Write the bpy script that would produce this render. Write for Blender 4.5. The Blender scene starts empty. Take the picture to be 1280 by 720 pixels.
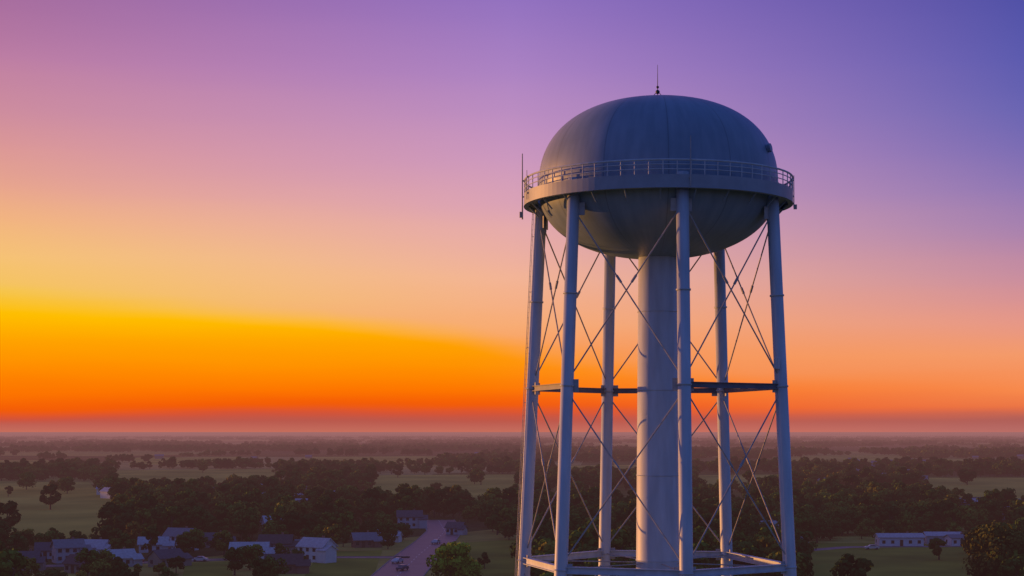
import bpy, bmesh, math, random
from mathutils import Vector, Matrix, noise
random.seed(7)
S=bpy.context.scene
F=2100.0; CH=36.0            # focal length (px of a 1280 wide frame), eye height (m)
TX,TY=9.1,105.0              # tower position

def lin(c):
    return tuple(((v/255)/12.92 if v/255<=0.04045 else ((v/255+0.055)/1.055)**2.4) for v in c[:3])+(1.0,)
def G(u,v):                   # image pixel coordinates, projected through the camera -> ground metres
    d=CH*F/(v-540.0); return ((u-640)*d/F, d)
def link(o,parent=None):
    S.collection.objects.link(o)
    if parent: o.parent=parent
    return o
def empty(name,loc=(0,0,0),rot=0):
    e=bpy.data.objects.new(name,None); e.location=loc; e.rotation_euler=(0,0,rot); e.empty_display_size=0.5
    return link(e)

# ---------------------------------------------------------------- materials
def mat(name,col,rough=0.6,noise_amt=0.25,scale=1.0,col2=None,metal=0.0,spec=0.4,bump=0.0,detail=6,stretch=None):
    m=bpy.data.materials.new(name); m.use_nodes=True; nt=m.node_tree; N=nt.nodes; L=nt.links
    b=N['Principled BSDF']; b.inputs['Roughness'].default_value=rough; b.inputs['Metallic'].default_value=metal
    b.inputs['Specular IOR Level'].default_value=spec
    tc=N.new('ShaderNodeTexCoord'); n=N.new('ShaderNodeTexNoise'); n.inputs['Scale'].default_value=scale; n.inputs['Detail'].default_value=detail
    if stretch:
        mp=N.new('ShaderNodeMapping'); mp.inputs['Scale'].default_value=stretch; L.new(tc.outputs['Object'],mp.inputs[0]); L.new(mp.outputs[0],n.inputs['Vector'])
    else: L.new(tc.outputs['Object'],n.inputs['Vector'])
    r=N.new('ShaderNodeValToRGB'); r.color_ramp.elements[0].position=0.3; r.color_ramp.elements[1].position=0.7
    c2=col2 or tuple(x*(1-noise_amt) for x in col)
    r.color_ramp.elements[0].color=(*c2,1); r.color_ramp.elements[1].color=(*col,1)
    L.new(n.outputs['Fac'],r.inputs['Fac']); L.new(r.outputs['Color'],b.inputs['Base Color'])
    if bump:
        bp=N.new('ShaderNodeBump'); bp.inputs['Strength'].default_value=bump; L.new(n.outputs['Fac'],bp.inputs['Height']); L.new(bp.outputs['Normal'],b.inputs['Normal'])
    return m

def tank_mat():
    m=bpy.data.materials.new('tank_paint'); m.use_nodes=True; nt=m.node_tree; N=nt.nodes; L=nt.links
    b=N['Principled BSDF']; b.inputs['Roughness'].default_value=0.40; b.inputs['Specular IOR Level'].default_value=0.45
    tc=N.new('ShaderNodeTexCoord'); sep=N.new('ShaderNodeSeparateXYZ'); L.new(tc.outputs['Object'],sep.inputs[0])
    at=N.new('ShaderNodeMath'); at.operation='ARCTAN2'; L.new(sep.outputs['X'],at.inputs[0]); L.new(sep.outputs['Y'],at.inputs[1])
    comb=N.new('ShaderNodeCombineXYZ')
    k=N.new('ShaderNodeMath'); k.operation='MULTIPLY'; k.inputs[1].default_value=9; L.new(at.outputs[0],k.inputs[0])
    kz=N.new('ShaderNodeMath'); kz.operation='MULTIPLY'; kz.inputs[1].default_value=0.25; L.new(sep.outputs['Z'],kz.inputs[0])
    L.new(k.outputs[0],comb.inputs[0]); L.new(kz.outputs[0],comb.inputs[1])
    n=N.new('ShaderNodeTexNoise'); n.inputs['Scale'].default_value=1.6; n.inputs['Detail'].default_value=8; L.new(comb.outputs[0],n.inputs['Vector'])
    n2=N.new('ShaderNodeTexNoise'); n2.inputs['Scale'].default_value=0.35; n2.inputs['Detail'].default_value=5; L.new(tc.outputs['Object'],n2.inputs['Vector'])
    mx=N.new('ShaderNodeMix'); mx.data_type='FLOAT'; mx.inputs[0].default_value=0.5; L.new(n.outputs['Fac'],mx.inputs[2]); L.new(n2.outputs['Fac'],mx.inputs[3])
    r=N.new('ShaderNodeValToRGB'); r.color_ramp.elements[0].position=0.36; r.color_ramp.elements[1].position=0.62
    r.color_ramp.elements[0].color=(0.175,0.24,0.335,1); r.color_ramp.elements[1].color=(0.245,0.32,0.44,1)
    L.new(mx.outputs[0],r.inputs[0])
    # weld seams: 12 meridians
    s1=N.new('ShaderNodeMath'); s1.operation='MULTIPLY'; s1.inputs[1].default_value=12/(2*math.pi); L.new(at.outputs[0],s1.inputs[0])
    s2=N.new('ShaderNodeMath'); s2.operation='PINGPONG'; s2.inputs[1].default_value=0.5; L.new(s1.outputs[0],s2.inputs[0])
    s3=N.new('ShaderNodeMath'); s3.operation='LESS_THAN'; s3.inputs[1].default_value=0.010; L.new(s2.outputs[0],s3.inputs[0])
    s4=N.new('ShaderNodeMath'); s4.operation='MULTIPLY'; s4.inputs[1].default_value=0.45; L.new(s3.outputs[0],s4.inputs[0])
    mc=N.new('ShaderNodeMix'); mc.data_type='RGBA'; L.new(s4.outputs[0],mc.inputs[0]); L.new(r.outputs[0],mc.inputs[6]); mc.inputs[7].default_value=(0.09,0.11,0.14,1)
    L.new(mc.outputs[2],b.inputs['Base Color'])
    bp=N.new('ShaderNodeBump'); bp.inputs['Strength'].default_value=0.15; bp.inputs['Distance'].default_value=0.05; L.new(n2.outputs['Fac'],bp.inputs['Height']); L.new(bp.outputs['Normal'],b.inputs['Normal'])
    return m

M_tank=tank_mat()
M_leg=mat('leg_paint',(0.54,0.60,0.68),0.5,0.25,0.9,bump=0.05,stretch=(2.2,2.2,.35),detail=9)
M_rail=mat('rail_paint',(0.30,0.35,0.44),0.5,0.2,0.9)
M_strut_shaded=mat('strut_shaded_paint',(0.20,0.19,0.23),0.6,0.3,1.2)  # same paint as the legs, with the upper struts' shade put into the colour
M_rod=mat('rod_steel',(0.42,0.41,0.43),0.5,0.3,2.0)
M_conc=mat('concrete',(0.35,0.34,0.32),0.9,0.25,1.5)
M_dark=mat('dark_metal',(0.06,0.06,0.07),0.5,0.3,2)

# ---------------------------------------------------------------- mesh helpers
def mesh_obj(name,bm,mats,parent=None,smooth=False):
    me=bpy.data.meshes.new(name); bm.to_mesh(me); bm.free()
    for m in (mats if isinstance(mats,(list,tuple)) else [mats]): me.materials.append(m)
    if smooth:
        for p in me.polygons: p.use_smooth=True
    return link(bpy.data.objects.new(name,me),parent)
def tube(bm,p,q,r1,r2=None,seg=12,mi=0):
    r2=r1 if r2 is None else r2
    p=Vector(p);q=Vector(q);d=q-p
    res=bmesh.ops.create_cone(bm,cap_ends=True,segments=seg,radius1=r1,radius2=r2,depth=d.length,
        matrix=Matrix.Translation((p+q)/2)@d.to_track_quat('Z','Y').to_matrix().to_4x4())
    for f in {f for v in res['verts'] for f in v.link_faces}: f.material_index=mi
def box(bm,c,s,rot=0,mi=0,m=None):
    M=(m or Matrix())@Matrix.Translation(c)@Matrix.Rotation(rot,4,'Z')@Matrix.Diagonal((*s,1))
    res=bmesh.ops.create_cube(bm,size=1,matrix=M)
    for f in {f for v in res['verts'] for f in v.link_faces}: f.material_index=mi
def ring(bm,R,z,r,seg=96,sec=8):
    vs=[]
    for i in range(seg):
        a=2*math.pi*i/seg
        vs.append([bm.verts.new(((R+r*math.cos(b))*math.sin(a),(R+r*math.cos(b))*math.cos(a),z+r*math.sin(b))) for b in [2*math.pi*j/sec for j in range(sec)]])
    for i in range(seg):
        for j in range(sec):
            bm.faces.new((vs[i][j],vs[i][(j+1)%sec],vs[(i+1)%seg][(j+1)%sec],vs[(i+1)%seg][j]))
def lathe(bm,prof,seg=96,closed=False):
    rows=[]
    for (r,z) in prof:
        if r<1e-5: rows.append([bm.verts.new((0,0,z))])
        else: rows.append([bm.verts.new((r*math.sin(2*math.pi*i/seg),r*math.cos(2*math.pi*i/seg),z)) for i in range(seg)])
    prs=list(zip(rows[:-1],rows[1:]))
    if closed: prs.append((rows[-1],rows[0]))
    for a,b in prs:
        for i in range(seg):
            j=(i+1)%seg
            if len(a)==1: bm.faces.new((a[0],b[j],b[i]))
            elif len(b)==1: bm.faces.new((a[i],a[j],b[0]))
            else: bm.faces.new((a[i],a[j],b[j],b[i]))
    bmesh.ops.recalc_face_normals(bm,faces=bm.faces[:])

# ---------------------------------------------------------------- WATER TOWER (local z=0 is ground)
T=empty('water_tower',(TX,TY,0))
def P(h): return CH+h/20.0     # h = 1/20 m above eye level
EQ=P(305); RA=7.45
prof=[]
for i in range(41):
    t=math.pi/2*i/40; n=2.35
    r=RA*abs(math.cos(t))**(2/n); z=EQ+5.5*abs(math.sin(t))**(2/n)
    prof.append((r if i<40 else 0,z))
low=[]
for i in range(1,37):
    t=math.pi/2*i/36; n=2.2
    low.append((RA*abs(math.cos(t))**(2/n) if i<36 else 0, EQ-4.4*abs(math.sin(t))**(2/n)))
full=list(reversed(low))+prof
bm=bmesh.new(); lathe(bm,full,128); mesh_obj('tank',bm,M_tank,T,True)
bm=bmesh.new(); lathe(bm,[(RA-.05,EQ-.42),(RA+.045,EQ-.42),(RA+.045,EQ+.10),(RA-.05,EQ+.10)],128,True); mesh_obj('girder_band',bm,M_tank,T)
bm=bmesh.new(); lathe(bm,[(1.95,0.3),(1.95,1.2),(1.5,3.0),(1.40,20),(1.2,P(222)),(1.0,P(226))],48); mesh_obj('riser_pipe',bm,M_leg,T,True)
bm=bmesh.new()
for z in (10,16,22,28,33.3,38.6,43.5): ring(bm,1.415-0.2*max(0,(z-20))/27+0.0,z,0.03,48,6)
mesh_obj('riser_weld_bands',bm,M_leg,T)
angs={'A':-102,'B':-47,'D':6.2,'F':64,'E':142.5,'C':199.8}
order=['A','B','D','F','E','C']
def legp(k,z):
    h=(z-CH)*20; R=(162-0.048*h)/20; a=math.radians(angs[k]); return Vector((R*math.sin(a),-R*math.cos(a),z))
for i,k in enumerate(order):
    bm=bmesh.new(); tube(bm,legp(k,0.5),legp(k,P(302)),0.43,0.37,20)
    for z in (P(55),P(-163),15,P(165)):
        tube(bm,legp(k,z-.05),legp(k,z+.05),0.435,0.435,20)
    o=mesh_obj('leg_%d'%(i+1),bm,M_leg,T,False)
    for p in o.data.polygons: p.use_smooth=len(p.vertices)==4
    bm=bmesh.new()
    a=math.radians(angs[k]); c=legp(k,P(275)); 
    box(bm,(c.x*0.985,c.y*0.985,c.z),(0.12,0.5,2.2),a)
    mesh_obj('leg_saddle_%d'%(i+1),bm,M_leg,T)
    bm=bmesh.new(); c=legp(k,0); lat=1.1
    box(bm,(c.x,c.y,0.2),(2*lat,2*lat,0.6),a); box(bm,(c.x,c.y,0.54),(1.2,1.2,0.08),a); mesh_obj('footing_%d'%(i+1),bm,M_conc,T)
levels=[P(272),P(55),P(-163),15.0,2.5]
pairs=[(order[i],order[(i+1)%6]) for i in range(6)]
bm=bmesh.new(); bl=bmesh.new()
def beam(bmm,p,q,w,h):
    d=q-p; q4=d.to_track_quat('X','Z').to_matrix().to_4x4(); M=Matrix.Translation((p+q)/2)@q4
    L_=d.length-0.55
    box(bmm,(0,0,h/2-.02),(L_,w,0.04),m=M); box(bmm,(0,0,-h/2+.02),(L_,w,0.04),m=M); box(bmm,(0,0,0),(L_,0.07,h-.084),m=M)
for (a,b) in pairs:
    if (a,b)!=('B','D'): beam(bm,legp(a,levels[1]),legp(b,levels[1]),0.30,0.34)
    beam(bl,legp(a,levels[2]),legp(b,levels[2]),0.40,0.42)
    beam(bl,legp(a,levels[3]),legp(b,levels[3]),0.40,0.42)
mesh_obj('upper_struts',bm,M_strut_shaded,T); mesh_obj('lower_struts',bl,M_leg,T)
bm=bmesh.new()
for (a,b) in pairs:
    for l in range(4):
        z1,z0=levels[l],levels[l+1]
        for (p,q) in ((a,b),(b,a)):
            s=legp(p,z1-.3); e=legp(q,z0+.3)
            off=(Vector((s.x+e.x,s.y+e.y,0)).normalized())*(0.06 if p==a else -0.06)
            tube(bm,s+off,e+off,0.045,0.045,8)
            m_=s.lerp(e,0.42)+off; d=(e-s).normalized(); tube(bm,m_-d*0.25,m_+d*0.25,0.08,0.08,8)
    for l in range(5):
        for k in (a,b):
            o=b if k==a else a
            p=legp(k,levels[l]); d=(legp(o,levels[l])-p).normalized()
            M=Matrix.Translation(p+d*0.5)@d.to_track_quat('X','Z').to_matrix().to_4x4()
            box(bm,(0,0,(-.35 if l==0 else 0.0)),(0.42,0.035,0.75),m=M)
mesh_obj('bracing_rods',bm,M_rod,T)
bm=bmesh.new()
for l in (2,3):
    for k in order:
        p=legp(k,levels[l]); d=Vector((p.x,p.y,0)).normalized()
        tube(bm,p,Vector((d.x*1.3,d.y*1.3,levels[l])),0.035,0.035,8)
mesh_obj('spider_rods',bm,M_rod,T)
# balcony
FZ=P(289); RB=8.3
bm=bmesh.new()
lathe(bm,[(RA+.03,FZ-.06),(RB,FZ-.06),(RB,FZ),(RA+.03,FZ)],128,True)
mesh_obj('balcony_floor',bm,M_tank,T)
bm=bmesh.new()
lathe(bm,[(RB+.003,FZ-.34),(RB+.05,FZ-.34),(RB+.05,FZ+.40),(RB+.003,FZ+.40)],128,True)
lathe(bm,[(RB-.25,FZ-.37),(RB+.07,FZ-.37),(RB+.07,FZ-.343),(RB-.25,FZ-.343)],128,True)
mesh_obj('balcony_girder',bm,M_rail,T)
bm=bmesh.new()
ring(bm,RB+.03,FZ+1.24,0.06); ring(bm,RB+.03,FZ+.98,0.03); ring(bm,RB+.03,FZ+.70,0.03)
np_=64
for i in range(np_):
    a=2*math.pi*(i+.5)/np_; x,y=math.sin(a),math.cos(a)
    tube(bm,((RB+.03)*x,(RB+.03)*y,FZ+.39),((RB+.03)*x,(RB+.03)*y,FZ+1.24),0.03,0.03,8)
mesh_obj('balcony_railing',bm,M_leg,T)
bm=bmesh.new()
for i in range(24):
    a=2*math.pi*(i+.25)/24; x,y=math.sin(a),math.cos(a)
    tube(bm,((RB-.05)*x,(RB-.05)*y,FZ-.1),((RA-.02)*x,(RA-.02)*y,FZ-.95),0.05,0.05,8)
mesh_obj('balcony_brackets',bm,M_tank,T)
top=EQ+5.5
bm=bmesh.new()
tube(bm,(0,0,top-.05),(0,0,top+.16),0.5,0.4,24); tube(bm,(0,0,top+.16),(0,0,top+.26),0.5,0.1,24)
tube(bm,(0,0,top+.2),(0,0,top+2.2),0.03,0.012,8)
bmesh.ops.create_icosphere(bm,subdivisions=2,radius=0.14,matrix=Matrix.Translation((0,0,top+.5)))
bmesh.ops.create_icosphere(bm,subdivisions=2,radius=0.09,matrix=Matrix.Translation((0,0,top+.8)))
for s in (-1,1): tube(bm,(s*.4,0,top+.1),(s*.06,0,top+.5),0.02,0.02,6)
mesh_obj('finial_vent',bm,M_dark,T)
bm=bmesh.new()
def apole(deg,R,z0,z1,r=0.05):
    a=math.radians(deg); x,y=R*math.sin(a),-R*math.cos(a)
    tube(bm,(x,y,z0),(x,y,z1),r,r*.6,8)
    for z in (FZ+.2,FZ+1.2): box(bm,(x*.992,y*.992,z),(0.12,0.16,0.08),a)
def abox(deg,R,z,s):
    a=math.radians(deg); box(bm,(R*math.sin(a),-R*math.cos(a),z),s,a)
apole(-88,RB+.16,FZ-1.2,FZ+2.9,0.05); apole(8,RB+.16,FZ-.3,FZ+2.6,0.04)
apole(86,RB+.14,FZ-.5,FZ+1.5,0.035); apole(-76,RB+.14,FZ-.2,FZ+1.6,0.03)
abox(-86,RB+.25,FZ-.95,(.2,.2,.35)); abox(84,RB+.2,FZ-.5,(.2,.2,.28))
mesh_obj('antennas',bm,M_rod,T)
bm=bmesh.new()
a=math.radians(62); zz=EQ+1.9
tube(bm,(7.15*math.sin(a),-7.15*math.cos(a),zz),(7.42*math.sin(a),-7.42*math.cos(a),zz+.05),0.26,0.26,24)
mesh_obj('manhole',bm,M_tank,T)
bm=bmesh.new()
a=math.radians(angs['A']); out=Vector((math.sin(a),-math.cos(a),0)); side=Vector((out.y,-out.x,0))
p0=legp('A',1.0)+out*.55; p1=legp('A',FZ-.3)+out*.50
for s in (-.2,.2): tube(bm,p0+side*s,p1+side*s,0.018,0.018,6)
nr=150
for i in range(nr): 
    c=p0.lerp(p1,i/nr); tube(bm,c-side*.2,c+side*.2,0.010,0.010,5)
for i in range(14):
    c=p0.lerp(p1,(i+.5)/14); tube(bm,c,c-out*.35,0.02,0.02,6)
mesh_obj('ladder',bm,M_rod,T)
bm=bmesh.new()
c=legp('F',P(82)); a=math.radians(angs['F']); sd=Vector((-math.cos(a),-math.sin(a),0))
box(bm,c+sd*.62,(0.36,0.3,0.62),a); tube(bm,c+sd*.3+Vector((0,0,-.2)),c+sd*.62+Vector((0,0,-.2)),.04,.04,8); tube(bm,c+sd*.62,c+sd*.62+Vector((0,0,.9)),.025,.02,6)
tube(bm,c+sd*.8+Vector((0,0,-.3)),c+sd*.8+Vector((0,0,.35)),.07,.07,10)
mesh_obj('equipment_box',bm,M_leg,T)

# ---------------------------------------------------------------- GROUND
def ground_mat():
    m=bpy.data.materials.new('countryside_ground'); m.use_nodes=True; nt=m.node_tree; N=nt.nodes; L=nt.links
    b=N['Principled BSDF']; b.inputs['Roughness'].default_value=0.95; b.inputs['Specular IOR Level'].default_value=0.05
    g=N.new('ShaderNodeNewGeometry')
    mp=N.new('ShaderNodeMapping'); mp.inputs['Scale'].default_value=(1/420,1/900,0); mp.inputs['Rotation'].default_value=(0,0,0.12); L.new(g.outputs['Position'],mp.inputs['Vector'])
    v=N.new('ShaderNodeTexVoronoi'); v.inputs['Scale'].default_value=1; v.distance='CHEBYCHEV'; L.new(mp.outputs[0],v.inputs['Vector'])
    sp=N.new('ShaderNodeSeparateColor'); L.new(v.outputs['Color'],sp.inputs[0])
    r=N.new('ShaderNodeValToRGB'); r.color_ramp.interpolation='CONSTANT'
    el=r.color_ramp.elements; el[0].position=0; el[0].color=(0.06,0.08,0.018,1); el[1].position=0.28; el[1].color=(0.12,0.15,0.025,1)
    for p,c in ((0.46,(0.05,0.07,0.02,1)),(0.56,(0.42,0.38,0.08,1)),(0.74,(0.18,0.22,0.035,1)),(0.86,(0.48,0.40,0.12,1))):
        e=el.new(p); e.color=c
    L.new(sp.outputs[0],r.inputs[0])
    n=N.new('ShaderNodeTexNoise'); n.inputs['Scale'].default_value=0.03; n.inputs['Detail'].default_value=10; n.inputs['Roughness'].default_value=0.7; L.new(g.outputs['Position'],n.inputs['Vector'])
    mr=N.new('ShaderNodeMapRange'); mr.inputs[1].default_value=.3; mr.inputs[2].default_value=.7; mr.inputs[3].default_value=0.55; mr.inputs[4].default_value=1.3; L.new(n.outputs['Fac'],mr.inputs[0])
    vm=N.new('ShaderNodeVectorMath'); vm.operation='SCALE'; L.new(r.outputs[0],vm.inputs[0]); L.new(mr.outputs[0],vm.inputs['Scale'])
    L.new(vm.outputs[0],b.inputs['Base Color']); return m
def sheet(name,pts,z,m):
    bm=bmesh.new(); vs=[bm.verts.new((x,y,z)) for x,y in pts]; f=bm.faces.new(vs)
    bm.normal_update()
    if f.normal.z<0: f.normal_flip()
    return mesh_obj(name,bm,m)
HS=70000
sheet('ground',[(-HS,-HS),(HS,-HS),(HS,HS),(-HS,HS)],0,ground_mat())

M_f1=mat('meadow_grass',(0.66,0.56,0.10),0.95,0,0.016,col2=(0.26,0.29,0.05),spec=.03,detail=14,stretch=(1,.6,1))
M_f2=mat('lawn_grass',(0.34,0.37,0.05),0.95,0,0.04,col2=(0.15,0.20,0.03),spec=.03,detail=14)
fields=[]
def field(pts,m,name):
    w=[G(*p) for p in pts]; fields.append(w); sheet(name,w,0.05,m)
field([(-260,600),(110,603),(160,640),(128,680),(-330,676)],M_f1,'grass_field')
field([(140,588),(345,586),(360,612),(150,618)],M_f1,'grass_field')
field([(470,594),(645,593),(660,628),(455,634)],M_f1,'grass_field')
field([(1150,597),(1500,597),(1560,640),(1165,634)],M_f1,'grass_field')
field([(1000,679),(1205,679),(1250,800),(985,800)],M_f2,'grass_field')
field([(400,690),(478,688),(440,800),(330,800)],M_f2,'grass_field')
field([(585,678),(650,674),(690,800),(560,800)],M_f2,'grass_field')
field([(232,704),(290,702),(290,800),(210,800)],M_f2,'grass_field')
field([(690,582),(800,581),(805,597),(690,598)],M_f1,'grass_field')
field([(-100,576),(60,575),(70,589),(-120,590)],M_f1,'grass_field')
field([(380,571),(560,570),(570,582),(370,583)],M_f1,'grass_field')
field([(980,570),(1130,569),(1140,580),(975,581)],M_f1,'grass_field')
field([(870,594),(985,593),(990,612),(868,612)],M_f1,'grass_field')
field([(170,572),(300,571),(310,580),(160,581)],M_f1,'grass_field')
field([(1180,574),(1400,573),(1410,583),(1175,584)],M_f1,'grass_field')
def inpoly(x,y,poly):
    c=False; n=len(poly); j=n-1
    for i in range(n):
        xi,yi=poly[i]; xj,yj=poly[j]
        if (yi>y)!=(yj>y) and x<(xj-xi)*(y-yi)/(yj-yi)+xi: c=not c
        j=i
    return c

M_asph=mat('asphalt',(0.16,0.135,0.14),0.55,0.3,0.15,spec=.5,detail=10)
M_kerb=mat('kerb_concrete',(0.32,0.31,0.3),0.9,0.2,0.5)
M_line=mat('road_paint',(0.7,0.7,0.68),0.7,0.2,1)
roads=[]
def road(path,w,name,marks=True,kerb=True):
    roads.append((path,w))
    pts=[Vector((x,y,0)) for x,y in path]; L_=[];R_=[]
    for i,p in enumerate(pts):
        d=(pts[min(i+1,len(pts)-1)]-pts[max(i-1,0)]).normalized(); n=Vector((-d.y,d.x,0)); L_.append((p+n*w/2,n)); R_.append((p-n*w/2,n))
    e=empty(name)
    bm=bmesh.new()
    for i in range(len(pts)-1):
        bm.faces.new([bm.verts.new((v.x,v.y,0.06)) for v in (R_[i][0],R_[i+1][0],L_[i+1][0],L_[i][0])])
    mesh_obj('surface',bm,M_asph,e)
    if kerb:
        bm=bmesh.new()
        for side in (L_,R_):
            for i in range(len(pts)-1):
                a,b=side[i][0],side[i+1][0]; d=b-a
                M=Matrix.Translation((a+b)/2+Vector((0,0,.09)))@d.to_track_quat('X','Z').to_matrix().to_4x4()
                box(bm,(0,0,0),(d.length,0.3,0.18),m=M)
        mesh_obj('kerbs',bm,M_kerb,e)
    if marks:
        bm=bmesh.new()
        for i in range(len(pts)-1):
            a,b=pts[i],pts[i+1]; d=b-a; n=int(d.length//9)
            for k in range(n):
                c=a+d*((k+.5)/n); M=Matrix.Translation(c)@d.to_track_quat('X','Z').to_matrix().to_4x4()
                vs=[bm.verts.new(M@Vector((sx*2,sy*.12,0.066))) for sx,sy in ((-1,-1),(1,-1),(1,1),(-1,1))]; bm.faces.new(vs)
        mesh_obj('markings',bm,M_line,e)
road([G(470,790),G(495,722),G(522,695),G(545,676),G(556,664),G(548,650)],13,'road')
road([G(-60,712),G(120,706),G(270,700),G(420,697),G(512,697)],6,'road',False)
road([G(985,690),G(1060,684),G(1200,683),G(1330,687)],6,'road',False,False)
def near_road(x,y,extra=4):
    p=Vector((x,y))
    for path,w in roads:
        for i in range(len(path)-1):
            a=Vector(path[i]);b=Vector(path[i+1]);d=b-a;t=max(0,min(1,(p-a).dot(d)/d.length_squared))
            if (a+d*t-p).length<w/2+extra: return True
    return False

# ---------------------------------------------------------------- HOUSES
wallcols=[(0.45,0.45,0.46),(0.72,0.72,0.73),(0.32,0.27,0.22),(0.26,0.14,0.10),(0.48,0.50,0.53)]
roofcols=[(0.26,0.27,0.29),(0.12,0.12,0.13),(0.55,0.56,0.59),(0.12,0.09,0.08)]
M_walls=[mat('siding_%d'%i,c,0.8,0.15,0.8) for i,c in enumerate(wallcols)]
M_roofs=[mat('shingles_%d'%i,c,0.75,0.3,1.5) for i,c in enumerate(roofcols)]
M_glass=mat('window_glass',(0.03,0.035,0.05),0.08,0.2,1,spec=.8); M_door=mat('door_paint',(0.12,0.06,0.04),0.6,.2,2)
def gable(bm,w,d,h,rh,ov,z0=0,cx=0,cy=0,mi=0):
    x0,x1=cx-w/2-ov,cx+w/2+ov; y0,y1=cy-d/2-ov,cy+d/2+ov; t=.22
    zb=h-rh*ov/(d/2)
    for (ya,yb) in ((y0,cy),(y1,cy)):
        v=[(x0,ya,zb),(x1,ya,zb),(x1,yb,h+rh),(x0,yb,h+rh)]
        lo=[bm.verts.new(p) for p in v]; hi=[bm.verts.new((p[0],p[1],p[2]+t)) for p in v]
        bm.faces.new(lo); bm.faces.new(hi[::-1])
        for i in range(4): bm.faces.new((lo[i],lo[(i+1)%4],hi[(i+1)%4],hi[i]))
    bmesh.ops.recalc_face_normals(bm,faces=bm.faces[:])
def wallprism(bm,w,d,h,rh,cx=0,cy=0):
    x0,x1=cx-w/2,cx+w/2; y0,y1=cy-d/2,cy+d/2
    A=[bm.verts.new(p) for p in ((x0,y0,0),(x0,y1,0),(x0,y1,h),(x0,cy,h+rh),(x0,y0,h))]
    B=[bm.verts.new(p) for p in ((x1,y0,0),(x1,y1,0),(x1,y1,h),(x1,cy,h+rh),(x1,y0,h))]
    bm.faces.new(A); bm.faces.new(B[::-1])
    for i in range(5): bm.faces.new((A[i],A[(i+1)%5],B[(i+1)%5],B[i]))
    bmesh.ops.recalc_face_normals(bm,faces=bm.faces[:])
house_pts=[]
HSZ=0.64
def house(u,v,w,d,h,rot,wc,rc,name='suburban_house',wing=True):
    if wing: w*=HSZ; d*=HSZ; h=2.6 if h<4 else 4.4
    x,y=G(u,v); house_pts.append((x,y,max(w,d)/2+1.2)); e=empty(name,(x,y,0),rot)
    rh=d*(0.36 if wing else .16)
    bm=bmesh.new(); wallprism(bm,w,d,h,rh)
    if wing: wallprism(bm,w*.33,d*.8,h*.8,rh*.6,cx=w*.55,cy=-d*.25)
    mesh_obj('walls',bm,M_walls[wc],e)
    bm=bmesh.new(); gable(bm,w,d,h,rh,.5)
    if wing: gable(bm,w*.33,d*.8,h*.8,rh*.6,.4,cx=w*.55,cy=-d*.25)
    mesh_obj('roof',bm,M_roofs[rc],e)
    bm=bmesh.new(); n=max(3,int(w//2.6)); 
    for fl in range(2 if h>4 else 1):
        for i in range(n):
            if i==n//2 and fl==0: continue
            for s in (-1,1):
                box(bm,(-w/2+w*(i+.5)/n*(.8 if wing else 1),s*(d/2+.02),1.35+fl*2.1),(1.0,.08,1.0))
    for s in (-1,1): box(bm,(s*(w/2+.02),d*.2,1.4),(.08,1.0,1.0))
    mesh_obj('windows',bm,M_glass,e)
    bm=bmesh.new(); box(bm,(-w/2+w*(n//2+.5)/n*(.8 if wing else 1),-(d/2+.03),1.02),(1.0,.1,2.0)); mesh_obj('door',bm,M_door,e)
    bm=bmesh.new(); box(bm,(w*.2,d*.12,h+rh+.1),(.6,.6,1.2)); mesh_obj('chimney',bm,M_walls[3],e)
hs=[(85,703,12,8,5.2,.5,0,0),(118,694,13,8,3.2,-.3,1,2),(60,698,10,8,3,.2,4,1),(102,716,11,8,3,-.5,2,3),(150,708,11,8,3,.6,4,2),
(192,690,13,8,3.2,.15,1,2),(226,687,13,9,4.9,-.4,1,0),(208,708,13,8,3,.9,2,1),
(312,700,16,10,3.2,.05,1,2),(345,697,14,9,5.2,.0,2,3),(396,702,14,9,5.4,-.6,1,2),(372,694,11,8,3.1,.5,4,0),(355,716,14,9,3.2,.1,3,3),
(30,712,12,9,3,.1,2,1),(483,677,11,8,3,-.2,1,2),(455,684,11,8,3,.3,3,0),(512,660,14,9,4,.1,4,1),(345,668,14,9,4,.4,4,2),
(1235,690,12,8,3,.3,4,1),(1255,650,12,8,3,.3,4,0),(1228,642,14,8,3,-.3,0,1),(570,668,9,7,3,-.4,4,1),
(675,690,12,8,4,.2,0,0),(735,700,12,8,3,.2,4,1),(960,676,14,9,4,.2,0,2),(990,690,10,8,3,-.2,1,0),(270,684,12,8,3,.3,2,1)]
for h_ in hs: house(*h_)
house(1124,682,14,6,2.8,.02,1,2,'farm_shed',False); house(1178,680,11,6,2.8,-.06,4,2,'farm_shed',False); house(1198,682,7,5,2.6,.2,1,0,'farm_shed',False)

def village(name,rects,n,s=1.0,wm=1,rm=2):
    bmw=bmesh.new(); bmr=bmesh.new()
    for _ in range(n):
        u0,u1,v0,v1=random.choice(rects); u=random.uniform(u0,u1); v=random.uniform(v0,v1); x,y=G(u,v)
        if any(inpoly(x,y,f) for f in fields[:4]): continue
        house_pts.append((x,y,7))
        a=random.uniform(-.8,.8); w=random.uniform(7,12)*s; d=random.uniform(5,8)*s; h=random.uniform(2.5,4.0)*s
        M=Matrix.Translation((x,y,0))@Matrix.Rotation(a,4,'Z')
        b1=bmesh.new(); wallprism(b1,w,d,h,d*.3); b1.transform(M); me=bpy.data.meshes.new('t'); b1.to_mesh(me); bmw.from_mesh(me); bpy.data.meshes.remove(me)
        b2=bmesh.new(); gable(b2,w,d,h,d*.3,.5); b2.transform(M); me=bpy.data.meshes.new('t'); b2.to_mesh(me); bmr.from_mesh(me); bpy.data.meshes.remove(me)
    e=empty(name); mesh_obj('walls',bmw,M_walls[wm],e); mesh_obj('roofs',bmr,M_roofs[rm],e)
village('distant_village',[(230,420,612,645),(60,260,608,625),(1200,1280,628,650)],30)
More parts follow.
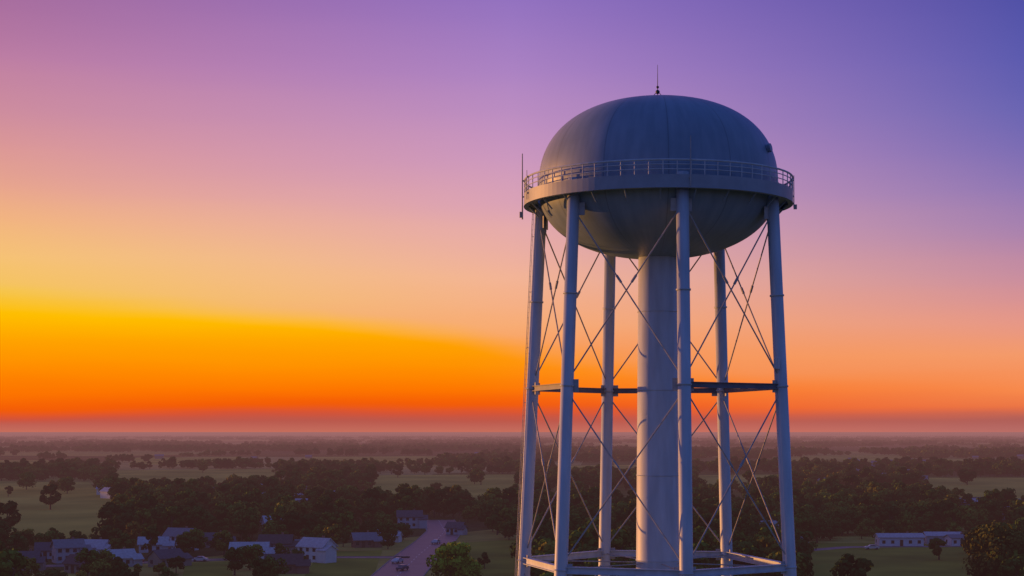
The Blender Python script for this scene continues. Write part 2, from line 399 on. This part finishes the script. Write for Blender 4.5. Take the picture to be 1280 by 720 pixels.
village('distant_village',[(230,420,612,645),(60,260,608,625),(1200,1280,628,650)],30,1,2,1)
village('distant_village',[(1030,1160,578,606)],38,1.0,4,0)
village('distant_village',[(1030,1160,578,606),(640,800,566,576),(150,600,566,578),(900,1280,562,574)],36,1.0,2,0)

def car(u,v,rot,col):
    x,y=G(u,v); e=empty('parked_car',(x,y,0.06),rot); m=mat('car_paint',col,.3,.05,1,spec=.6)
    bm=bmesh.new()
    prof=[(-2.2,.35),(-2.25,.75),(-1.9,.95),(-1.2,1.0),(-.6,1.42),(.75,1.45),(1.4,1.02),(2.1,.9),(2.2,.4)]
    A=[bm.verts.new((px,-.88 if pz<1.2 else -.68,pz)) for px,pz in prof]; B=[bm.verts.new((px,.88 if pz<1.2 else .68,pz)) for px,pz in prof]
    bm.faces.new(A); bm.faces.new(B[::-1])
    for i in range(len(prof)): j=(i+1)%len(prof); bm.faces.new((A[i],A[j],B[j],B[i]))
    bmesh.ops.recalc_face_normals(bm,faces=bm.faces[:]); mesh_obj('body',bm,m,e)
    bm=bmesh.new()
    for s in (-1,1):
        vs=[bm.verts.new((px,s*yy,pz)) for px,yy,pz in ((-1.0,.89,1.03),(1.2,.89,1.03),(.7,.74,1.38),(-.5,.74,1.38))]; bm.faces.new(vs)
    mesh_obj('windows',bm,M_glass,e)
    bm=bmesh.new()
    for sx in (-1.35,1.35):
        for sy in (-.82,.82): tube(bm,(sx,sy-.1,.33),(sx,sy+.1,.33),.33,.33,16)
    mesh_obj('wheels',bm,M_dark,e)
for c in [(497,704,1.2,(.6,.6,.62)),(503,713,1.2,(.1,.1,.13)),(545,680,1.3,(.5,.5,.52)),(330,706,.1,(.6,.6,.6)),(170,704,.1,(.4,.05,.05)),(250,702,.0,(.55,.55,.6)),(1090,687,.0,(.6,.6,.6))]: car(*c)

# ---------------------------------------------------------------- TREES
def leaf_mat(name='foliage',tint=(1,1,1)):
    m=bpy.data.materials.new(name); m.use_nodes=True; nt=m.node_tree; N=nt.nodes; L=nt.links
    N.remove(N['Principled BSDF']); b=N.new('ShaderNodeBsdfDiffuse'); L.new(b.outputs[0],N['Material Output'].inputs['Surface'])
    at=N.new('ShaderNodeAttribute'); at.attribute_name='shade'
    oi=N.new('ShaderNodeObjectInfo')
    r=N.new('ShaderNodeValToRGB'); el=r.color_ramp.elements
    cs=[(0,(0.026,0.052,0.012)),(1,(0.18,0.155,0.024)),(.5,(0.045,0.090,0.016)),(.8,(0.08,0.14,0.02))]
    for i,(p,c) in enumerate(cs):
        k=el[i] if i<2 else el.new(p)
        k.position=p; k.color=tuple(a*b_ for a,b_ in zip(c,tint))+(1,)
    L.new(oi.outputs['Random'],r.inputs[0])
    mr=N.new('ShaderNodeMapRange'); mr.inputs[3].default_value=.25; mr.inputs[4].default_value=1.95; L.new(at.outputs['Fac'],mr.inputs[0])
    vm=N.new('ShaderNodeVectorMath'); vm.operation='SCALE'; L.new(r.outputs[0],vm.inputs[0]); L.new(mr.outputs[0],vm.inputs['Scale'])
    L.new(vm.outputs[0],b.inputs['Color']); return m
M_leaf=leaf_mat(); M_bark=mat('bark',(0.09,0.07,0.055),.9,.4,3)
def tree_mesh(name,H,W,nblob,nleaf,ls,seed,wood=True,offs=((0,0,1),)):
    rnd=random.Random(seed); V=[];Fc=[];SH=[];MI=[]
    def quad(c,n,s,sh):
        n=n.normalized(); t=n.orthogonal().normalized(); t=Matrix.Rotation(rnd.uniform(0,6.28),3,n)@t; b=n.cross(t); k=len(V)
        a=s*rnd.uniform(.7,1.3)
        for (p,q) in ((-1,-.6),(.9,-.8),(1,.7),(-.7,1)): V.append(c+t*a*p*.5+b*a*q*.5)
        Fc.append((k,k+1,k+2,k+3)); SH.append(sh); MI.append(0)
    def limb(p,q,r1,r2):
        d=(q-p); t=d.orthogonal().normalized(); b=d.normalized().cross(t); k=len(V); n=6
        for (c,r) in ((p,r1),(q,r2)):
            for i in range(n): a=6.283*i/n; V.append(c+t*math.cos(a)*r+b*math.sin(a)*r)
        for i in range(n): Fc.append((k+i,k+(i+1)%n,k+n+(i+1)%n,k+n+i)); SH.append(0.5); MI.append(1)
    for (ox,oy,sc) in offs:
        O=Vector((ox,oy,0)); h=H*sc; w=W*sc
        if wood:
            limb(O,O+Vector((0,0,h*.35)),.035*h,.025*h); limb(O+Vector((0,0,h*.35)),O+Vector((rnd.uniform(-.4,.4),rnd.uniform(-.4,.4),h*.75)),.025*h,.008*h)
        for i in range(nblob):
            a=rnd.uniform(0,6.283); zz=rnd.uniform(.28,.95)
            env=math.sin(math.pi*min(1,max(.12,(zz-.1)/.95)))**.7
            rr=w/2*env*math.sqrt(rnd.uniform(0,1))*.82
            c=O+Vector((math.cos(a)*rr,math.sin(a)*rr,zz*h*.92))
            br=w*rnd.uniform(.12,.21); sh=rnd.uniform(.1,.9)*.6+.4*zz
            if wood and i%3==0: limb(O+Vector((0,0,h*rnd.uniform(.25,.5))),c,.012*h,.004*h)
            for j in range(nleaf):
                n=Vector((rnd.gauss(0,1),rnd.gauss(0,1),rnd.gauss(.25,1))).normalized()
                p=c+Vector((n.x*br,n.y*br,n.z*br*.75))*rnd.uniform(.6,1.12)
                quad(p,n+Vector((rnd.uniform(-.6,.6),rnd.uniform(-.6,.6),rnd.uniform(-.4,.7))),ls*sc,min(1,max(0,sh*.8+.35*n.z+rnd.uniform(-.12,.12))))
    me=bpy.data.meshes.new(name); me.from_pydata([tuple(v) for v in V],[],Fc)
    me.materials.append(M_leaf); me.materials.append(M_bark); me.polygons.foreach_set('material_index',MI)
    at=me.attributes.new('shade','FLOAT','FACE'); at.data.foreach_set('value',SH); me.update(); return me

def inst_collection(name,meshes):
    c=bpy.data.collections.new(name)
    for i,me in enumerate(meshes): c.objects.link(bpy.data.objects.new('tree_kind_%d'%i,me))
    return c
shapes=[(10,9,20,48,.85),(12,10,23,48,.9),(8.5,8.5,17,48,.8),(13,7.5,22,48,.85),(9.5,11,24,48,.85),(7.5,6,13,48,.7),(11,12,25,48,.9)]
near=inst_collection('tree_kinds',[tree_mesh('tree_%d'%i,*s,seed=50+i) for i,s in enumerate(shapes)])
groves=[]
for i in range(4):
    rn=random.Random(i); offs=[(rn.uniform(-24,24),rn.uniform(-14,14),rn.uniform(.7,1.15)) for _ in range(13)]
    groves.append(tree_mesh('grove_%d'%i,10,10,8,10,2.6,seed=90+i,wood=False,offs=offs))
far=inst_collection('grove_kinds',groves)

def scatter(name,pts,coll):
    me=bpy.data.meshes.new(name); me.from_pydata([(p[0],p[1],0) for p in pts],[],[])
    a=me.attributes.new('sc','FLOAT','POINT'); a.data.foreach_set('value',[p[2] for p in pts])
    a=me.attributes.new('rz','FLOAT','POINT'); a.data.foreach_set('value',[p[3] for p in pts])
    a=me.attributes.new('ix','INT','POINT'); a.data.foreach_set('value',[p[4] for p in pts])
    o=link(bpy.data.objects.new(name,me))
    ng=bpy.data.node_groups.new(name,'GeometryNodeTree'); ng.interface.new_socket('Geometry',in_out='INPUT',socket_type='NodeSocketGeometry'); ng.interface.new_socket('Geometry',in_out='OUTPUT',socket_type='NodeSocketGeometry')
    N=ng.nodes;L=ng.links; gi=N.new('NodeGroupInput'); go=N.new('NodeGroupOutput'); ip=N.new('GeometryNodeInstanceOnPoints')
    ci=N.new('GeometryNodeCollectionInfo'); ci.inputs['Collection'].default_value=coll; ci.inputs['Separate Children'].default_value=True; ci.inputs['Reset Children'].default_value=True
    def na(n,t):
        x=N.new('GeometryNodeInputNamedAttribute'); x.data_type=t; x.inputs['Name'].default_value=n; return x.outputs['Attribute']
    L.new(gi.outputs[0],ip.inputs['Points']); L.new(ci.outputs[0],ip.inputs['Instance']); ip.inputs['Pick Instance'].default_value=True
    L.new(na('ix','INT'),ip.inputs['Instance Index'])
    cx=N.new('ShaderNodeCombineXYZ'); L.new(na('rz','FLOAT'),cx.inputs[2]); L.new(cx.outputs[0],ip.inputs['Rotation'])
    L.new(na('sc','FLOAT'),ip.inputs['Scale']); L.new(ip.outputs[0],go.inputs[0])
    md=o.modifiers.new('scatter','NODES'); md.node_group=ng; return o

town=[[G(20,676),G(440,676),G(430,760),G(-40,760)],[G(450,660),G(600,660),G(590,760),G(440,760)],[G(1040,672),G(1290,672),G(1290,690),G(1040,690)]]
pts=[]
d=330.0
while d<1650:
    half=0.40*d+60; x=-half; sp=7.6+ (d-330)*0.004
    while x<half:
        px=x+random.uniform(-.45,.45)*sp; py=d+random.uniform(-.45,.45)*sp; x+=sp
        nz=noise.noise(Vector((px/140,py/260,3.1)))+.45*noise.noise(Vector((px/38,py/60,9)))
        dens=.88 if nz>-.08 else (.35 if nz>-.25 else .06)
        intown=any(inpoly(px,py,t) for t in town)
        if intown: dens=.48 if nz>-.05 else .32
        if any(inpoly(px,py,f) for f in fields): dens=0.007
        if random.random()>dens: continue
        if near_road(px,py,4 if py<700 else 2): continue
        if any(abs(px-hx)<hr+.5 and -hr-6<py-hy<hr for hx,hy,hr in house_pts): continue
        pts.append((px,py,random.uniform(.6,1.1)*(0.68 if intown else 1),random.uniform(0,6.28),random.randrange(7)))
    d+=sp
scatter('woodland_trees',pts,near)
pts2=[]; d=1600.0
while d<12000:
    half=0.42*d+100; sp=36+ (d-1600)*.014; x=-half
    while x<half:
        px=x+random.uniform(-.5,.5)*sp; py=d+random.uniform(-.5,.5)*sp; x+=sp
        nz=noise.noise(Vector((px/520,py/700,7.7)))+.5*noise.noise(Vector((px/150,py/200,1)))
        if nz<(.06): 
            if random.random()>.04: continue
        if any(inpoly(px,py,f) for f in fields): continue
        if any(abs(px-hx)<14 and -40<py-hy<20 for hx,hy,hr in house_pts): continue
        pts2.append((px,py,random.uniform(.6,1.15),random.choice((0,3.14))+random.uniform(-.4,.4),random.randrange(4)))
    d+=sp*.85
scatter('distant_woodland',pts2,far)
print('trees',len(pts),'groves',len(pts2))
def single(name,u,v,H,W,nb,seed,mt=None,rot=0):
    me=tree_mesh(name,H,W,nb,90,.6,seed)
    if mt: me.materials[0]=mt
    x,y=G(u,v); o=link(bpy.data.objects.new(name,me)); o.location=(x,y,0); o.rotation_euler=(0,0,rot)
M_lime=leaf_mat('autumn_foliage',(3.2,2.3,1.3)); M_deep=leaf_mat('deep_foliage',(.6,.6,.8))
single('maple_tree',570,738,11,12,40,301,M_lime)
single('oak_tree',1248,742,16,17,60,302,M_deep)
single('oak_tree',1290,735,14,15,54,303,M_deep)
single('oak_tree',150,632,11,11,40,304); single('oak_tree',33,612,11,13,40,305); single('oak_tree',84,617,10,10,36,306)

# ---------------------------------------------------------------- HAZE (low ground mist: absorption + in-scattered light)
bm=bmesh.new(); box(bm,(0,0,13),(2*HS*.9,2*HS*.9,38))
hm=bpy.data.materials.new('haze'); hm.use_nodes=True; nt=hm.node_tree; N=nt.nodes; L=nt.links; N.clear()
out=N.new('ShaderNodeOutputMaterial'); ab=N.new('ShaderNodeVolumeAbsorption'); em=N.new('ShaderNodeEmission'); ad=N.new('ShaderNodeAddShader')
SG=0.00016
ab.inputs['Color'].default_value=(0,0,0,1); ab.inputs['Density'].default_value=SG
em.inputs['Color'].default_value=lin((158,106,106)); em.inputs['Strength'].default_value=SG
L.new(ab.outputs[0],ad.inputs[0]); L.new(em.outputs[0],ad.inputs[1]); L.new(ad.outputs[0],out.inputs['Volume'])
mesh_obj('haze_layer',bm,hm)

# ---------------------------------------------------------------- SKY
W=bpy.data.worlds.new('World'); S.world=W; W.use_nodes=True; nt=W.node_tree; N=nt.nodes; L=nt.links
bg=N['Background']
tc=N.new('ShaderNodeTexCoord'); sp=N.new('ShaderNodeSeparateXYZ'); L.new(tc.outputs['Generated'],sp.inputs[0])
def mth(op,a,b=None,c=None,clamp=False):
    n=N.new('ShaderNodeMath'); n.operation=op; n.use_clamp=clamp
    for i,v in enumerate((a,b,c)):
        if v is None: continue
        if isinstance(v,(int,float)): n.inputs[i].default_value=v
        else: L.new(v,n.inputs[i])
    return n.outputs[0]
def mrange(v,a,b,c,d,interp='LINEAR'):
    n=N.new('ShaderNodeMapRange'); n.interpolation_type=interp; L.new(v,n.inputs[0])
    for i,x in enumerate((a,b,c,d)): n.inputs[i+1].default_value=x
    return n.outputs[0]
X,Y,Z=sp.outputs
hyp=mth('SQRT',mth('ADD',mth('MULTIPLY',X,X),mth('MULTIPLY',Y,Y)))
el=mth('DIVIDE',Z,mth('MAXIMUM',hyp,0.02))
t=mth('MULTIPLY',el,F/540.0,clamp=True)
az=mth('ARCTAN2',X,Y)
nz=N.new('ShaderNodeTexNoise'); mp=N.new('ShaderNodeMapping'); mp.inputs['Scale'].default_value=(2.2,2.2,30); L.new(tc.outputs['Generated'],mp.inputs[0]); L.new(mp.outputs[0],nz.inputs['Vector']); nz.inputs['Scale'].default_value=1.3; nz.inputs['Detail'].default_value=4
wob=mrange(nz.outputs['Fac'],.3,.7,-.010,.010)
t2=mth('ADD',t,wob,clamp=True)
def ramp(stops,src):
    r=N.new('ShaderNodeValToRGB'); e=r.color_ramp.elements
    for i,(p,c) in enumerate(stops):
        p=p/540
        if i<2: k=e[i]; k.position=p
        else: k=e.new(p)
        k.color=lin(c)
    L.new(src,r.inputs[0]); return r.outputs[0]
def mixc(f,a,b):
    n=N.new('ShaderNodeMix'); n.data_type='RGBA'; L.new(f,n.inputs[0])
    for i,v in ((6,a),(7,b)):
        if isinstance(v,tuple): n.inputs[i].default_value=v
        else: L.new(v,n.inputs[i])
    return n.outputs[2]
Ls=[(0,(235,130,60)),(100,(242,155,60)),(168,(245,196,88)),(210,(246,194,116)),(250,(242,180,128)),(290,(233,166,140)),(340,(220,152,150)),(390,(205,140,158)),(450,(188,125,163)),(540,(160,104,156))]
Cs=[(0,(210,100,80)),(30,(240,112,62)),(60,(248,136,66)),(100,(250,156,86)),(130,(248,172,116)),(190,(243,180,150)),(250,(230,171,170)),(290,(218,162,182)),(340,(204,152,190)),(390,(190,143,193)),(450,(172,131,195)),(540,(147,114,192))]
Rs=[(0,(175,90,85)),(25,(232,114,70)),(50,(247,138,78)),(90,(244,154,106)),(130,(230,151,135)),(190,(199,141,160)),(250,(164,128,176)),(290,(144,119,180)),(340,(122,108,180)),(390,(104,100,178)),(450,(90,90,174)),(540,(76,78,164))]
Bs=[(0,(112,112,150)),(60,(140,142,182)),(200,(108,126,188)),(540,(68,97,170))]
Gs=[(0,(205,90,45)),(20,(230,80,20)),(35,(246,96,5)),(50,(253,116,0)),(75,(255,138,0)),(110,(255,163,0)),(140,(255,188,0)),(168,(250,202,20))]
cL=ramp(Ls,t2); cC=ramp(Cs,t2); cR=ramp(Rs,t2); cB=ramp(Bs,t2); cG=ramp(Gs,t2)
c=mixc(mrange(az,-.30,.0,0,1),cL,cC)
c=mixc(mrange(az,.0,.30,0,1),c,cR)
er=N.new('ShaderNodeValToRGB'); e=er.color_ramp.elements
azn=mrange(az,-.2957,.2957,0,1)
L.new(azn,er.inputs[0])
es=[(0,168),(.16,162),(.31,149),(.45,126),(.53,106),(.75,70)]
for i,(p,v) in enumerate(es):
    k=e[i] if i<2 else e.new(p)
    k.position=p; k.color=(v/540,)*3+(1,)
df=mth('SUBTRACT',er.outputs[0],t2)
mask=mrange(df,-.020,.045,0,1,'SMOOTHSTEP')
mask=mth('MULTIPLY',mask,mrange(azn,.42,1.1,1,0,'SMOOTHSTEP'))
mask=mth('MULTIPLY',mask,mrange(az,-1.6,-.8,0,1,'SMOOTHSTEP'))
c=mixc(mask,c,cG)
hb=mth('MULTIPLY',mrange(t2,10/540,32/540,1,0,'SMOOTHSTEP'),.58)
c=mixc(hb,c,ramp([(0,(192,122,112)),(540,(150,88,105)),(5,(178,112,110)),(14,(152,92,96))],t))
aa=mth('ABSOLUTE',mth('ADD',az,.35))
c=mixc(mrange(aa,.75,1.7,0,1,'SMOOTHSTEP'),c,cB)
c=mixc(mrange(el,.26,1.1,0,1,'SMOOTHSTEP'),c,lin((54,80,140)))
c=mixc(mrange(el,-.02,-.002,1,0),c,lin((60,50,60)))
L.new(c,bg.inputs['Color']); bg.inputs['Strength'].default_value=1.0

# sun just at the horizon, left and behind the tower
sd=bpy.data.lights.new('sun','SUN'); sd.energy=4.5; sd.angle=math.radians(.5); sd.color=(1,.42,.11)
so=link(bpy.data.objects.new('sun',sd)); a=math.radians(-60); elv=math.radians(.9)
dv=Vector((math.sin(a)*math.cos(elv),math.cos(a)*math.cos(elv),math.sin(elv))); so.rotation_euler=dv.to_track_quat('Z','Y').to_euler(); so.location=(-200,300,80)

# ---------------------------------------------------------------- CAMERA
cd=bpy.data.cameras.new('camera'); cd.sensor_width=36; cd.lens=36*F/1280; cd.shift_y=180/1280; cd.clip_end=200000; cd.clip_start=.5
co=link(bpy.data.objects.new('camera',cd)); co.location=(0,0,CH); co.rotation_euler=(math.radians(90),0,0); S.camera=co
S.view_settings.view_transform='Standard'; S.view_settings.look='None'; S.view_settings.exposure=0
